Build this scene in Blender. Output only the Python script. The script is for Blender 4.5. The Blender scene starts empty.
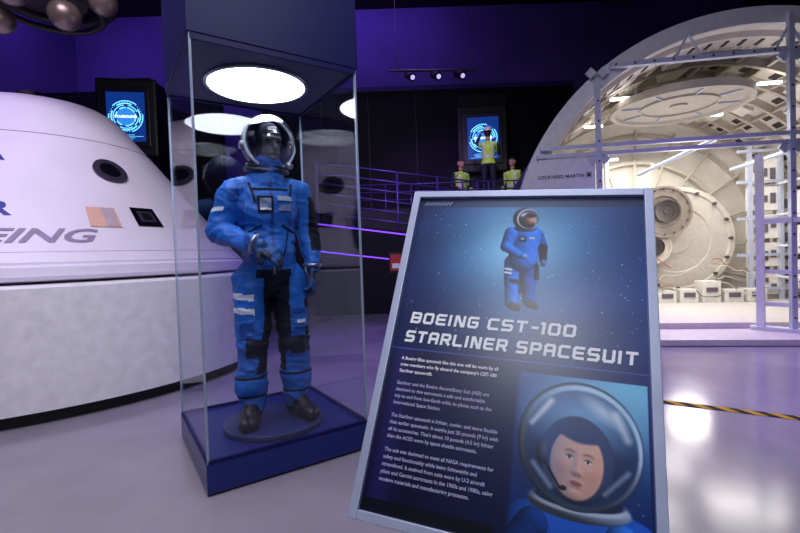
import bpy, bmesh, math, random
import numpy as np
from mathutils import Vector, Matrix, Euler, noise
from mathutils.bvhtree import BVHTree
random.seed(3); rng=np.random.RandomState(5)
scene=bpy.context.scene
col=scene.collection
scene.view_settings.view_transform='Standard'
tmp=bpy.data.scenes.new('tmp_build')
def evalmesh(o):
    tmp.collection.objects.link(o)
    with bpy.context.temp_override(scene=tmp,view_layer=tmp.view_layers[0]):
        dg=bpy.context.evaluated_depsgraph_get(); dg.update()
        me=bpy.data.meshes.new_from_object(o.evaluated_get(dg))
    bpy.data.objects.remove(o); return me
V=Vector
def s2l(c):
    c=c/255.0
    return c/12.92 if c<=0.04045 else ((c+0.055)/1.055)**2.4
def L3(c): return (s2l(c[0]),s2l(c[1]),s2l(c[2]),1.0)
MATS={}
def mat(name,c,rough=.5,metal=0,emit=None,es=0,nz=.08,scale=12,bump=0,spec=.5):
    if name in MATS: return MATS[name]
    m=bpy.data.materials.new(name); m.use_nodes=True; nt=m.node_tree; b=nt.nodes['Principled BSDF']
    base=L3(c)
    tc=nt.nodes.new('ShaderNodeTexCoord'); n=nt.nodes.new('ShaderNodeTexNoise'); n.inputs['Scale'].default_value=scale; n.inputs['Detail'].default_value=4
    nt.links.new(tc.outputs['Object'],n.inputs['Vector'])
    r=nt.nodes.new('ShaderNodeValToRGB')
    r.color_ramp.elements[0].position=.3; r.color_ramp.elements[1].position=.7
    r.color_ramp.elements[0].color=(base[0]*(1-nz),base[1]*(1-nz),base[2]*(1-nz),1)
    r.color_ramp.elements[1].color=(min(1,base[0]*(1+nz)),min(1,base[1]*(1+nz)),min(1,base[2]*(1+nz)),1)
    nt.links.new(n.outputs['Fac'],r.inputs['Fac']); nt.links.new(r.outputs['Color'],b.inputs['Base Color'])
    b.inputs['Roughness'].default_value=rough; b.inputs['Metallic'].default_value=metal
    b.inputs['Specular IOR Level'].default_value=spec
    if emit: b.inputs['Emission Color'].default_value=L3(emit); b.inputs['Emission Strength'].default_value=es
    if bump:
        bp=nt.nodes.new('ShaderNodeBump'); bp.inputs['Strength'].default_value=bump; bp.inputs['Distance'].default_value=.01
        nt.links.new(n.outputs['Fac'],bp.inputs['Height']); nt.links.new(bp.outputs['Normal'],b.inputs['Normal'])
    MATS[name]=m; return m
def glassmat(name,tint=(1,1,1),base=.03,edge=.35):
    m=bpy.data.materials.new(name); m.use_nodes=True; nt=m.node_tree; nt.nodes.clear()
    o=nt.nodes.new('ShaderNodeOutputMaterial'); t=nt.nodes.new('ShaderNodeBsdfTransparent'); t.inputs[0].default_value=(*tint,1)
    g=nt.nodes.new('ShaderNodeBsdfGlossy'); g.inputs['Roughness'].default_value=.02
    lw=nt.nodes.new('ShaderNodeLayerWeight'); lw.inputs[0].default_value=.5
    p=nt.nodes.new('ShaderNodeMath'); p.operation='POWER'; p.inputs[1].default_value=4; nt.links.new(lw.outputs['Facing'],p.inputs[0])
    a=nt.nodes.new('ShaderNodeMath'); a.operation='MULTIPLY_ADD'; a.inputs[1].default_value=edge; a.inputs[2].default_value=base; nt.links.new(p.outputs[0],a.inputs[0])
    mx=nt.nodes.new('ShaderNodeMixShader'); nt.links.new(a.outputs[0],mx.inputs[0]); nt.links.new(t.outputs[0],mx.inputs[1]); nt.links.new(g.outputs[0],mx.inputs[2])
    nt.links.new(mx.outputs[0],o.inputs[0]); return m
def empty(name,loc=(0,0,0),rz=0,mw=None):
    e=bpy.data.objects.new(name,None); col.objects.link(e); e.empty_display_size=.1
    if mw is not None: e.matrix_world=mw
    else: e.location=loc; e.rotation_euler=(0,0,rz)
    return e
def addmesh(name,me,m,parent=None,smooth=False):
    o=bpy.data.objects.new(name,me); col.objects.link(o)
    if m is not None:
        if isinstance(m,(list,tuple)):
            for k in m: me.materials.append(k)
        else: me.materials.append(m)
    if parent: o.parent=parent
    if smooth: me.polygons.foreach_set('use_smooth',[True]*len(me.polygons))
    return o
def bm2(name,bm,m,parent=None,smooth=False):
    me=bpy.data.meshes.new(name); bmesh.ops.recalc_face_normals(bm,faces=bm.faces); bm.to_mesh(me); bm.free()
    return addmesh(name,me,m,parent,smooth)
def bx(bm,c,s,rot=None,bev=0):
    M=Matrix.Translation(V(c))@(rot.to_4x4() if rot else Matrix())@Matrix.Diagonal((s[0],s[1],s[2],1))
    r=bmesh.ops.create_cube(bm,size=1,matrix=M)
    if bev:
        es=list({e for v in r['verts'] for e in v.link_edges})
        bmesh.ops.bevel(bm,geom=es,offset=bev,segments=2,affect='EDGES',profile=.6)
def box(name,c,s,m,parent=None,rz=0,bev=0,rot=None):
    bm=bmesh.new(); bx(bm,c,s,rot or (Matrix.Rotation(rz,3,'Z') if rz else None),bev); return bm2(name,bm,m,parent)
def cy(bm,a,b,r,r2=None,seg=20):
    a=V(a);b=V(b);d=b-a
    M=Matrix.Translation((a+b)/2)@d.to_track_quat('Z','Y').to_matrix().to_4x4()
    bmesh.ops.create_cone(bm,cap_ends=True,segments=seg,radius1=r,radius2=r if r2 is None else r2,depth=d.length,matrix=M)
def cyl(name,a,b,r,m,parent=None,r2=None,seg=28):
    bm=bmesh.new(); cy(bm,a,b,r,r2,seg); o=bm2(name,bm,m,parent)
    return o
def rev(bm,prof,axis='Z',c=(0,0,0),seg=64,a0=0,a1=2*math.pi):
    full=abs(a1-a0-2*math.pi)<1e-4; n=seg if full else seg+1
    rings=[]
    for r,h in prof:
        ring=[]
        for i in range(n):
            a=a0+(a1-a0)*i/seg
            if axis=='Z': p=V((r*math.cos(a),r*math.sin(a),h))
            else: p=V((r*math.cos(a),h,r*math.sin(a)))
            ring.append(bm.verts.new(p+V(c)))
        rings.append(ring)
    for k in range(len(rings)-1):
        for i in range(seg):
            j=(i+1)%n
            try: bm.faces.new((rings[k][i],rings[k][j],rings[k+1][j],rings[k+1][i]))
            except: pass
def revo(name,prof,m,parent=None,axis='Z',c=(0,0,0),seg=64,a0=0,a1=2*math.pi,smooth=True):
    bm=bmesh.new(); rev(bm,prof,axis,c,seg,a0,a1); bmesh.ops.remove_doubles(bm,verts=bm.verts,dist=1e-5)
    o=bm2(name,bm,m,parent,smooth)
    if smooth:
        md=o.modifiers.new('es','EDGE_SPLIT'); md.split_angle=math.radians(35)
    return o
def torus(bm,c,R,r,rot=None,seg=48,ms=10):
    M=Matrix.Translation(V(c))@(rot.to_4x4() if rot else Matrix())
    g=[[bm.verts.new(M@V(((R+r*math.cos(b))*math.cos(a),(R+r*math.cos(b))*math.sin(a),r*math.sin(b)))) for b in [2*math.pi*j/ms for j in range(ms)]] for a in [2*math.pi*i/seg for i in range(seg)]]
    for i in range(seg):
        for j in range(ms):
            bm.faces.new((g[i][j],g[(i+1)%seg][j],g[(i+1)%seg][(j+1)%ms],g[i][(j+1)%ms]))
def rc(bm,a,b,ra,rb,sy=1,seg=18):
    a=V(a);b=V(b);d=b-a;Ln=d.length
    q=d.to_track_quat('Z','Y') if Ln>1e-6 else None
    R=q.to_matrix() if q else Matrix.Identity(3)
    rings=[]
    def ring(r,z):
        out=[]
        for i in range(seg):
            t=2*math.pi*i/seg
            p=R@V((r*math.cos(t),r*math.sin(t),z)); p.y*=sy
            out.append(bm.verts.new(p+a))
        rings.append(out)
    for k in range(1,6):
        t=-math.pi/2+k*math.pi/10; ring(ra*math.cos(t),ra*math.sin(t))
    for k in range(0,5):
        t=k*math.pi/10; ring(rb*math.cos(t),Ln+rb*math.sin(t))
    for k in range(len(rings)-1):
        for i in range(seg):
            j=(i+1)%seg; bm.faces.new((rings[k][i],rings[k][j],rings[k+1][j],rings[k+1][i]))
    bm.faces.new(rings[0][::-1]); bm.faces.new(rings[-1])
def ell(bm,c,r,rot=None):
    M=Matrix.Translation(V(c))@(rot.to_4x4() if rot else Matrix())@Matrix.Diagonal((r[0],r[1],r[2],1))
    bmesh.ops.create_uvsphere(bm,u_segments=28,v_segments=18,radius=1,matrix=M)
def remesh(name,bm,vox,it,mats,parent=None,colf=None,wr=None):
    bmesh.ops.recalc_face_normals(bm,faces=bm.faces)
    me=bpy.data.meshes.new(name+'_src'); bm.to_mesh(me); bm.free()
    o=bpy.data.objects.new(name+'_src',me)
    r=o.modifiers.new('r','REMESH'); r.mode='VOXEL'; r.voxel_size=vox
    s=o.modifiers.new('s','SMOOTH'); s.iterations=it; s.factor=.5
    me2=evalmesh(o); me2.name=name
    bpy.data.meshes.remove(me)
    me2.materials.clear()
    if wr:
        for v in me2.vertices: v.co=v.co+v.normal*wr(v.co)
    ob=addmesh(name,me2,mats,parent,True)
    if colf:
        for p in me2.polygons: p.material_index=colf(p.center,p.normal)
    return ob
def hand(bm,w,d,n,side,k=1.0,curl=.35,th=1.0):
    w=V(w);d=V(d).normalized();n=V(n); n=(n-d*n.dot(d)).normalized(); s=d.cross(n)*side
    pl=.085*k
    lens=[.072,.080,.074,.058]
    for i in range(4):
        off=(1.5-i)*.021*k
        base=w+d*pl+s*off
        rc(bm,w+s*off*.6,base,.016*k*th,.0125*k*th)
        p=base
        for j,f in enumerate((.45,.32,.23)):
            a=curl*(1+.2*i+.4*j)
            cd=(d*math.cos(a*(j+1)*.8)+n*math.sin(a*(j+1)*.8)).normalized()
            q=p+cd*lens[i]*f*k*1.1
            rc(bm,p,q,(.0105-.0008*j)*k*th,(.0098-.0008*j)*k*th); p=q
    p=w+d*.025*k+s*.025*k
    q=p+(d*.55+s*.75+n*.35).normalized()*.04*k; rc(bm,p,q,.014*k*th,.0115*k*th)
    r=q+(d*.85+s*.3+n*.4).normalized()*.03*k; rc(bm,q,r,.0115*k*th,.0095*k*th)
def textmesh(s,size=1,align='LEFT',sx=1,shear=0,bold=0,spacing=1):
    cu=bpy.data.curves.new('t','FONT'); cu.body=s; cu.size=size; cu.align_x=align; cu.shear=shear; cu.offset=bold; cu.space_character=spacing; cu.resolution_u=3
    o=bpy.data.objects.new('t',cu)
    me=evalmesh(o)
    for v in me.vertices: v.co.x*=sx
    me.materials.clear()
    return me
def light(name,typ,loc,target,energy,color,size=1,sy=None,spot=None,blend=.5):
    l=bpy.data.lights.new(name,typ); l.energy=energy; l.color=color
    if typ=='AREA':
        l.size=size
        if sy: l.shape='RECTANGLE'; l.size_y=sy
    else: l.shadow_soft_size=size
    if spot: l.spot_size=math.radians(spot); l.spot_blend=blend
    o=bpy.data.objects.new(name,l); col.objects.link(o); o.location=loc
    o.rotation_euler=(V(target)-V(loc)).to_track_quat('-Z','Y').to_euler(); return o

# ---------------- materials
M_black=mat('black_paint',(14,13,18),.5); M_dark=mat('dark_navy',(12,12,24),.6)
M_wall=mat('wall_purple_blue',(88,70,150),.8,nz=.3,scale=.4)
M_part=mat('partition_black',(13,12,26),.6,nz=.3,scale=1.5,spec=.25)
M_ceil=mat('ceiling_black',(8,8,12),.9)
M_white=mat('gloss_white',(226,224,232),.28)
M_caps=mat('capsule_white',(228,222,238),.42,nz=.03,scale=3)
M_blue=mat('platform_blue',(22,36,112),.3)
M_head=mat('header_navy',(18,18,78),.5,spec=.25)
M_metal=mat('steel',(170,172,180),.3,.9)
M_grey=mat('light_grey_frame',(172,182,212),.38,.25)
M_cream=mat('module_cream',(220,214,204),.55,nz=.1,scale=3)
M_beam=mat('truss_grey',(184,190,212),.4,.2)
M_skin=mat('skin',(190,140,115),.55)
# floor
mf=bpy.data.materials.new('floor_polished'); mf.use_nodes=True; nt=mf.node_tree; b=nt.nodes['Principled BSDF']
tc=nt.nodes.new('ShaderNodeTexCoord'); n1=nt.nodes.new('ShaderNodeTexNoise'); n1.inputs['Scale'].default_value=1.3; n1.inputs['Detail'].default_value=9
nt.links.new(tc.outputs['Object'],n1.inputs['Vector']); r=nt.nodes.new('ShaderNodeValToRGB')
r.color_ramp.elements[0].position=.3; r.color_ramp.elements[1].position=.75
r.color_ramp.elements[0].color=L3((130,124,140)); r.color_ramp.elements[1].color=L3((156,150,164))
nt.links.new(n1.outputs['Fac'],r.inputs['Fac']); nt.links.new(r.outputs['Color'],b.inputs['Base Color'])
n2=nt.nodes.new('ShaderNodeTexNoise'); n2.inputs['Scale'].default_value=4; mr=nt.nodes.new('ShaderNodeMapRange'); mr.inputs['To Min'].default_value=.11; mr.inputs['To Max'].default_value=.21
nt.links.new(tc.outputs['Object'],n2.inputs['Vector']); nt.links.new(n2.outputs['Fac'],mr.inputs['Value']); nt.links.new(mr.outputs[0],b.inputs['Roughness'])
box('floor',(0.5,4.5,-.05),(19,16.4,.1),mf)
box('ceiling',(0.5,4.5,8.05),(19,16.4,.1),M_ceil)
box('wall_back',(0.5,12.6,4),(19,.2,8),M_wall)
box('wall_left',(-8.9,4.5,4),(.2,16.4,8),M_wall)
box('wall_right',(9.9,4.5,4),(.2,16.4,8),M_part)
box('wall_front',(0.5,-3.6,4),(19,.2,8),M_dark)
box('baseboard_back',(0.5,12.47,.08),(18.6,.05,.16),M_black)

# ---------------- dark exhibition partition with panels
pt=empty('exhibition_partition',(0,0,0))
box('main_slab',(0.6,11.95,2.8),(8.2,.3,5.6),M_part,pt)
box('side_slab',(-6.4,10.6,2.6),(4.6,.3,5.2),M_part,pt)
for i in range(7): box('panel_joint',(-3.2+i*1.25,11.79,2.8),(.03,.03,5.5),M_black,pt)
box('top_rail',(0.6,11.78,5.52),(8.2,.06,.12),mat('rail_purple',(50,40,110),.4),pt)
box('lower_cabinet',(-.9,10.9,.9),(3.2,.9,1.8),mat('cabinet_dark',(24,22,40),.35),pt)

# ---------------- capsule plinth + capsule
CC=V((-4.05,5.1,0))
pl=empty('capsule_plinth',CC)
revo('plinth_skirt',[(0,.1),(2.37,.1),(2.37,1.0),(2.35,1.02),(0,1.02)],M_white,pl,seg=128)
revo('toe_kick',[(0,0.001),(2.3,0.001),(2.3,.1),(0,.1)],M_black,pl,seg=96)
cp=empty('space_capsule',CC)
KC=.80; CA=1/math.sqrt(1+KC*KC); SA=KC*CA
def crad(z): return 2.08-(z-1.2)*KC
prof=[(0,1.03),(2.0,1.03),(2.12,1.05),(2.15,1.08),(2.15,1.15),(2.10,1.17),(2.10,1.19)]
for i in range(1,14):
    z=1.2+i*.12; prof.append((crad(z),z))
zt=1.2+13*.12
prof+=[(crad(zt)-.09,zt+.09),(crad(zt)-.19,zt+.15),(crad(zt)-.31,zt+.185),(.42,zt+.19),(.4,zt+.16),(0,zt+.16)]
zt+=.11
revo('pressure_hull',prof,M_caps,cp,seg=160)
M_seam=mat('seam_grey',(150,140,172),.5)
def conept(phi,z,off=0):
    r=crad(z); return V(((r+off*CA)*math.cos(phi),(r+off*CA)*math.sin(phi),z+off*SA))
def wrapcone(me,phi0,z0,off=.006):
    for v in me.vertices:
        z=z0+v.co.y*CA; ph=phi0+v.co.x/crad(z0)
        v.co=conept(ph,z,off)
bm=bmesh.new()
for z in (1.27,2.42,): torus(bm,(0,0,z),crad(z)+.0,.005,seg=160,ms=6)
bm2('panel_seams',bm,M_seam,cp)
D=math.radians
def gridmesh(nx,ny,w,h,fn=None):
    bm=bmesh.new(); g=[[bm.verts.new(((i/nx-.5)*w,(j/ny-.5)*h,0)) for j in range(ny+1)] for i in range(nx+1)]
    for i in range(nx):
        for j in range(ny): bm.faces.new((g[i][j],g[i+1][j],g[i+1][j+1],g[i][j+1]))
    me=bpy.data.meshes.new('g'); bm.to_mesh(me); bm.free(); return me
def conedecal(name,phi,z,w,h,m,off=.006):
    me=gridmesh(6,6,w,h); wrapcone(me,D(phi),z,off); return addmesh(name,me,m,cp)
def ringmesh(r0,r1,seg=40):
    bm=bmesh.new(); a=[bm.verts.new((r0*math.cos(2*math.pi*i/seg),r0*math.sin(2*math.pi*i/seg),0)) for i in range(seg)]
    b_=[bm.verts.new((r1*math.cos(2*math.pi*i/seg),r1*math.sin(2*math.pi*i/seg),0)) for i in range(seg)]
    for i in range(seg): bm.faces.new((a[i],a[(i+1)%seg],b_[(i+1)%seg],b_[i]))
    me=bpy.data.meshes.new('r'); bm.to_mesh(me); bm.free(); return me
M_win=mat('window_dark',(16,14,24),.08)
M_rim=mat('window_rim',(70,64,84),.4,.4)
for nm,r0,r1,o,m in (('porthole_rim',.095,.15,.02,M_rim),('porthole_glass',.001,.10,.012,M_win)):
    me=ringmesh(r0,r1); wrapcone(me,D(-29.3),2.07,o); ob=addmesh(nm,me,m,cp); sd=ob.modifiers.new('s','SOLIDIFY'); sd.thickness=.02; sd.offset=0
conedecal('thruster_panel',-25.3,1.6,.25,.24,M_win,.008)
conedecal('thruster_core',-25.3,1.6,.16,.14,M_rim,.014)
conedecal('thruster_port',-25.3,1.6,.09,.08,M_black,.02)
conedecal('flag_decal_warm',-38,1.58,.24,.24,mat('flag_orange',(220,176,158),.5),.007)
conedecal('flag_decal_stripe',-36.4,1.58,.10,.22,mat('flag_grey',(186,168,180),.5),.010)
me=textmesh('BOEING',.21,'RIGHT',1.6,shear=.35,bold=.004); wrapcone(me,D(-42),1.35); addmesh('maker_lettering',me,mat('letter_grey',(140,128,160),.5),cp)
me=textmesh('STARLINER',.22,'RIGHT',1.3,bold=.004); wrapcone(me,D(-58.5),1.58); addmesh('name_lettering',me,mat('letter_blue',(50,60,150),.5),cp)
me=textmesh('NASA',.12,'RIGHT',1.3,bold=.006); wrapcone(me,D(-62.5),2.10); addmesh('agency_lettering',me,mat('letter_blue',(50,60,150),.5),cp)
bm=bmesh.new(); cy(bm,(0.12,-.25,zt+.04),(.12,-.25,zt+.16),.12); cy(bm,(-.25,.1,zt+.05),(-.25,.1,zt+.12),.14)
bm2('docking_fittings',bm,M_black,cp)

# ---------------- display case
RC=math.radians(33.3)
cs=empty('glass_display_case',(-.843,2.763,0),RC)
S=.885; H=S/2
G=glassmat('case_glass',(.96,.97,1),.05,.35)
bm=bmesh.new(); bx(bm,(0,0,.085),(S+.02,S+.02,.15),bev=.006); bm2('platform',bm,M_blue,cs)
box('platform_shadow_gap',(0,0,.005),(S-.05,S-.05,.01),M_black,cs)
box('header',(0,0,2.83),(S+.03,S+.03,1.16),M_head,cs,bev=.004)
box('header_soffit',(0,0,2.24),(S-.02,S-.02,.02),mat('soffit_grey',(50,54,84),.5),cs)
for nm,c,s in (('glass_front',(0,-H,1.205),(S,.008,2.09)),('glass_back',(0,H,1.205),(S,.008,2.09)),('glass_side',(-H,0,1.205),(.008,S,2.09)),('glass_side_far',(H,0,1.205),(.008,S,2.09))):
    box(nm,c,s,G,cs)
M_edge=mat('glass_edge',(150,165,190),.2)
for sx in (-1,1):
    for sy in (-1,1): box('glass_edge',(sx*H,sy*H,1.205),(.011,.011,2.09),M_edge,cs)
bm=bmesh.new()
for sy in (-1,1): bx(bm,(0,sy*H,.168),(S,.02,.014)); bx(bm,(sy*H,0,.168),(.02,S,.014)); bx(bm,(0,sy*H,2.235),(S,.02,.03)); bx(bm,(sy*H,0,2.235),(.02,S,.03))
bm2('channel_trim',bm,M_head,cs)
cyl('lamp_disc',(0,0,2.215),(0,0,2.23),.285,mat('lamp_emit',(255,255,255),.5,emit=(240,246,255),es=17),cs,seg=64)
bm=bmesh.new(); torus(bm,(0,0,2.222),.295,.012,seg=64); bm2('lamp_ring',bm,M_metal,cs,True)
st=empty('round_pedestal',(-.79,2.67,.16))
revo('disc',[(0,0),(.28,0),(.29,.008),(.29,.03),(.28,.036),(0,.036)],mat('pedestal_blue',(30,42,92),.4),st)

# ---------------- spacesuit
su=empty('astronaut_spacesuit',(-.78,2.665,.196),D(26))
M_sb=mat('suit_blue',(28,104,196),.55,nz=.07,scale=5,bump=.2)
M_sk=mat('suit_black',(17,22,38),.7,nz=.15,scale=6,bump=.2,spec=.3)
M_sw=mat('reflective_white',(225,232,240),.4)
M_sd=mat('suit_darkblue',(20,74,156),.55,nz=.08,scale=5,bump=.2)
bm=bmesh.new()
rc(bm,(0,0,.90),(0,-.005,1.22),.15,.155,.84)
ell(bm,(0,-.01,1.25),(.185,.135,.19)); ell(bm,(0,0,.86),(.18,.145,.14)); ell(bm,(0,-.045,.98),(.145,.115,.13))
rc(bm,(-.14,0.01,1.365),(.14,0.01,1.365),.08,.08)
rc(bm,(0,0,1.38),(0,-.01,1.48),.115,.10)
RS,RE,RW=(-.19,.02,1.355),(-.275,.035,1.12),(-.12,-.215,1.045)
LS,LE,LW=(.19,.02,1.355),(.25,.04,1.11),(.245,-.06,.92)
rc(bm,RS,RE,.080,.068); rc(bm,RE,RW,.067,.050)
rc(bm,LS,LE,.080,.068); rc(bm,LE,LW,.067,.050)
for sx in (-1,1):
    hp=(sx*.1,0,.83); kn=(sx*.122,-.03,.47); an=(sx*.13,.01,.15)
    rc(bm,hp,kn,.118,.092); rc(bm,kn,an,.090,.080); rc(bm,an,(sx*.13,.01,.11),.078,.074)
    rc(bm,(sx*.13,.0,.28),(sx*.133,.0,.20),.092,.088)
rc(bm,(0,.02,.84),(0,.0,.78),.1,.07)
def wr(p):
    f=noise.noise(V((p.x*8,p.y*8,p.z*11)))*.018
    rg=1-abs(noise.noise(V((p.x*9+p.z*4,p.y*9,p.z*15+3))))*2
    f+=max(0,rg)**3*.007
    x,z=abs(p.x),p.z
    def band(zc,w): return max(0,1-abs(z-zc)/w)
    n3=noise.noise(p*7)
    if x<.25: f+=math.sin(z*95+p.x*40+9*n3)*.0045*(band(.50,.12) if z<.7 else 0)
    if x<.25: f+=math.sin(z*85+p.x*30+9*n3)*.0035*band(.33,.10)
    if x>.2: f+=math.sin(z*110+p.y*60+6*n3)*.004*band(1.13,.12)
    if x<.2: f+=math.sin(z*65+p.x*30+7*n3)*.004*band(1.02,.14)
    return f
def cf(p,n):
    x,y,z=p
    if x<-.05 and y<.03 and z<.8:
        for zc in (.745,.665):
            if abs(z-zc+(x+.15)*.12)<.017 and -.235<x<-.115: return 2
    if abs(z-.275)<.009 or abs(z-.165)<.008: return 1
    if x<.0 and .3<z<.9 and x>-.06-.05*max(0,(.62-z))/.3 and y<.12: return 1
    if x>=-.02 and x<.085 and .42<z<.9 and y<.1: return 1
    if x>=-.02 and x<.06 and .3<z<=.42: return 1
    if x>.175 and .40<z<.72: return 1
    if z>.855 and z<.9 and abs(x)<.10 and y<0: return 1
    if x>.235 and 1.0<z<1.33 : return 1 if y<.03 else 0
    if .13<abs(x)<.19 and 1.0<z<1.3 and y<0.0 and abs(p.x-math.copysign(.155,x))<.014: return 3
    if abs(x)<.010 and 0.9<z<1.42 and y<0: return 3
    if z>1.455: return 3
    if x<-.25 and 1.24<z<1.262: return 2
    return 0
body=remesh('suit_body',bm,.0075,4,[M_sb,M_sk,M_sw,M_sd],su,cf,wr)
bvh=BVHTree.FromPolygons([v.co.copy() for v in body.data.vertices],[tuple(p.vertices) for p in body.data.polygons])
def decal(name,cx,cz,w,h,m,rot=0,off=.005):
    me=gridmesh(8,8,w,h)
    for v in me.vertices:
        x=v.co.x*math.cos(rot)-v.co.y*math.sin(rot); z=v.co.x*math.sin(rot)+v.co.y*math.cos(rot)
        loc,nn,i,d=bvh.ray_cast(V((cx+x,-1,cz+z)),V((0,1,0)))
        v.co=(V((cx+x,(loc.y if loc else -.1)-off,cz+z)))
    o=addmesh(name,me,m,su); sd=o.modifiers.new('s','SOLIDIFY'); sd.thickness=.004; sd.offset=0; return o
decal('chest_patch',-.035,1.27,.085,.095,M_sk,0,.006); decal('patch_inner',-.035,1.275,.06,.055,mat('patch_grey',(120,140,170),.5),0,.011)
decal('patch_text',-.035,1.242,.06,.012,M_sw,0,.011)
decal('name_tag',.075,1.305,.085,.028,mat('tag_grey',(170,180,200),.5),0,.006)
decal('flag_patch',.075,1.25,.07,.035,mat('tag2',(120,130,170),.5),0,.006)
for cx,cz,w,h,r_ in ((-.10,1.13,.10,.008,.5),(.10,1.13,.10,.008,-.5),(0,1.36,.2,.01,0),(-.1,1.34,.012,.12,.2),(.12,1.35,.012,.1,-.2),(-.07,1.03,.006,.16,.3),(.07,1.03,.006,.16,-.3)): decal('strap',cx,cz,w,h,M_sk,r_)
decal('thigh_pocket',.145,.61,.10,.11,M_sb,0,.014); decal('pocket_flap',.145,.65,.105,.03,M_sd,0,.018)
decal('thigh_pocket_small',-.16,.55,.07,.08,M_sd,0,.01)
decal('knee_pad',-.125,.45,.085,.10,M_sk,0,.008); decal('knee_pad_far',.125,.45,.085,.10,M_sk,0,.008)
decal('shoulder_badge',-.195,1.33,.05,.06,M_sd)
decal('knee_tag',.145,.59,.05,.02,M_sw,0,.019)
decal('fly_zip',0,.93,.012,.12,M_metal)
# gloves
bm=bmesh.new()
rc(bm,V(RW)+V((-.02,.04,.01)),V(RW)+V((.03,-.03,-.01)),.046,.038)
hand(bm,V(RW)+V((.02,-.02,-.01)),(.70,-.45,-.5),(-.1,.6,-.5),-1,1.12,.3,1.2)
rc(bm,V(LW)+V((0,.02,.04)),V(LW)+V((0,-.01,-.03)),.046,.038)
hand(bm,V(LW)+V((0,-.005,-.02)),(-.03,-.22,-1),(-.6,.4,0),1,1.12,.3,1.2)
def cg(p,n):
    return 0 if noise.noise(p*18)>-.12 else 1
remesh('gloves',bm,.005,2,[mat('glove_blue',(40,84,146),.5,nz=.1),mat('glove_dark',(24,36,66),.5)],su,cg)
bm=bmesh.new()
rot=(V((.75,-.45,-.35))).to_track_quat('Z','Y').to_matrix(); torus(bm,V(RW)+V((.008,-.012,-.002)),.050,.010,rot,seg=28)
torus(bm,V(LW)+V((0,0,-.005)),.050,.010,seg=28); bm2('wrist_rings',bm,M_metal,su,True)
# boots
bm=bmesh.new()
for sx in (-1,1):
    ca,sa=math.cos(sx*D(18)),math.sin(sx*D(18))
    def Q(ly,lz,lx=0): return (sx*.13+lx*ca - ly*sa, .01+lx*sa+ly*ca, lz)
    rc(bm,Q(.02,.15),Q(.02,.06),.066,.058); rc(bm,Q(.03,.048),Q(-.10,.046),.046,.048); rc(bm,Q(-.10,.05,-.012),Q(-.175,.04,-.01),.046,.038); rc(bm,Q(-.10,.05,.02),Q(-.16,.04,.02),.042,.036)
    rc(bm,Q(0,.11),Q(-.10,.06),.055,.045)
bt=remesh('boots',bm,.006,3,[mat('boot_black',(26,25,30),.45,nz=.2,bump=.3),mat('boot_sole',(14,14,16),.7)],su,lambda p,n:1 if p.z<.022 else 0)
for v in bt.data.vertices: v.co.z=max(v.co.z,.001)
bm=bmesh.new()
for sx in (-1,1):
    for k in range(4): bx(bm,(sx*.13+sx*.022+(sx*.008*k),-.055-.022*k,.118-.014*k),(.06,.008,.006),Matrix.Rotation(sx*D(18),3,'Z'))
bm2('laces',bm,mat('lace_grey',(80,80,92),.6),su)
# helmet
hm=empty('helmet',(0.015,-.02,1.645)); hm.parent=su; hm.rotation_euler=(D(12),0,D(14))
def ellpatch(bm,rx,ry,rz,test,nu=64,nv=40,c=(0,0,0)):
    vs={}
    def gv(i,j):
        i=i%nu
        if (i,j) not in vs:
            a=2*math.pi*i/nu; b_=-math.pi/2+math.pi*j/nv
            vs[(i,j)]=bm.verts.new((c[0]+rx*math.cos(b_)*math.cos(a),c[1]+ry*math.cos(b_)*math.sin(a),c[2]+rz*math.sin(b_)))
        return vs[(i,j)]
    for i in range(nu):
        for j in range(nv):
            a=2*math.pi*(i+.5)/nu; b_=-math.pi/2+math.pi*(j+.5)/nv
            if test(math.cos(b_)*math.cos(a),math.cos(b_)*math.sin(a),math.sin(b_)):
                bm.faces.new((gv(i,j),gv(i+1,j),gv(i+1,j+1),gv(i,j+1)))
    bmesh.ops.remove_doubles(bm,verts=bm.verts,dist=1e-4)
bm=bmesh.new()
ellpatch(bm,.152,.165,.168,lambda x,y,z:(y-.35*z>-.12) and z>-.93)
o=bm2('hood_shell',bm,mat('hood_navy',(40,54,88),.3,nz=.1),hm,True); sd=o.modifiers.new('s','SOLIDIFY'); sd.thickness=.008
bm=bmesh.new(); ellpatch(bm,.147,.178,.162,lambda x,y,z:(y-.35*z<=-.08) and z>-.95)
bm2('visor',bm,glassmat('visor_glass',(.76,.79,.85),.16,.6),hm,True)
bm=bmesh.new()
rr=Matrix.Rotation(D(90-19),3,'X'); torus(bm,(0,-.022,0),.154,.0085,rr,seg=64)
bm2('visor_rim',bm,mat('rim_white',(205,212,224),.35),hm,True)
bm=bmesh.new(); torus(bm,(0,0.005,-.16),.116,.018,seg=48); torus(bm,(0,0.005,-.135),.112,.010,seg=48); bm2('neck_ring',bm,mat('neck_ring_dark',(60,66,84),.3,.6),hm,True)
bm=bmesh.new()
for sx in (-1,1): cy(bm,(sx*.145,.0,-.03),(sx*.168,.0,-.03),.024)
cy(bm,(.06,-.135,-.115),(.075,-.165,-.125),.018)
bm2('visor_pivots',bm,M_metal,hm,True)
bm=bmesh.new()
ell(bm,(0,.015,.01),(.078,.098,.112)); ell(bm,(0,-.02,-.05),(.06,.07,.065)); ell(bm,(0,-.07,-.085),(.026,.02,.02))
rc(bm,(0,-.082,.012),(0,-.107,-.024),.009,.014); rc(bm,(-.035,-.077,.028),(.035,-.077,.028),.012,.012)
rc(bm,(-.02,-.085,-.055),(.02,-.085,-.055),.009,.009); rc(bm,(0,.02,-.05),(0,.02,-.17),.055,.06)
for sx in (-1,1): ell(bm,(sx*.08,.015,-.005),(.01,.02,.03))
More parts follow.
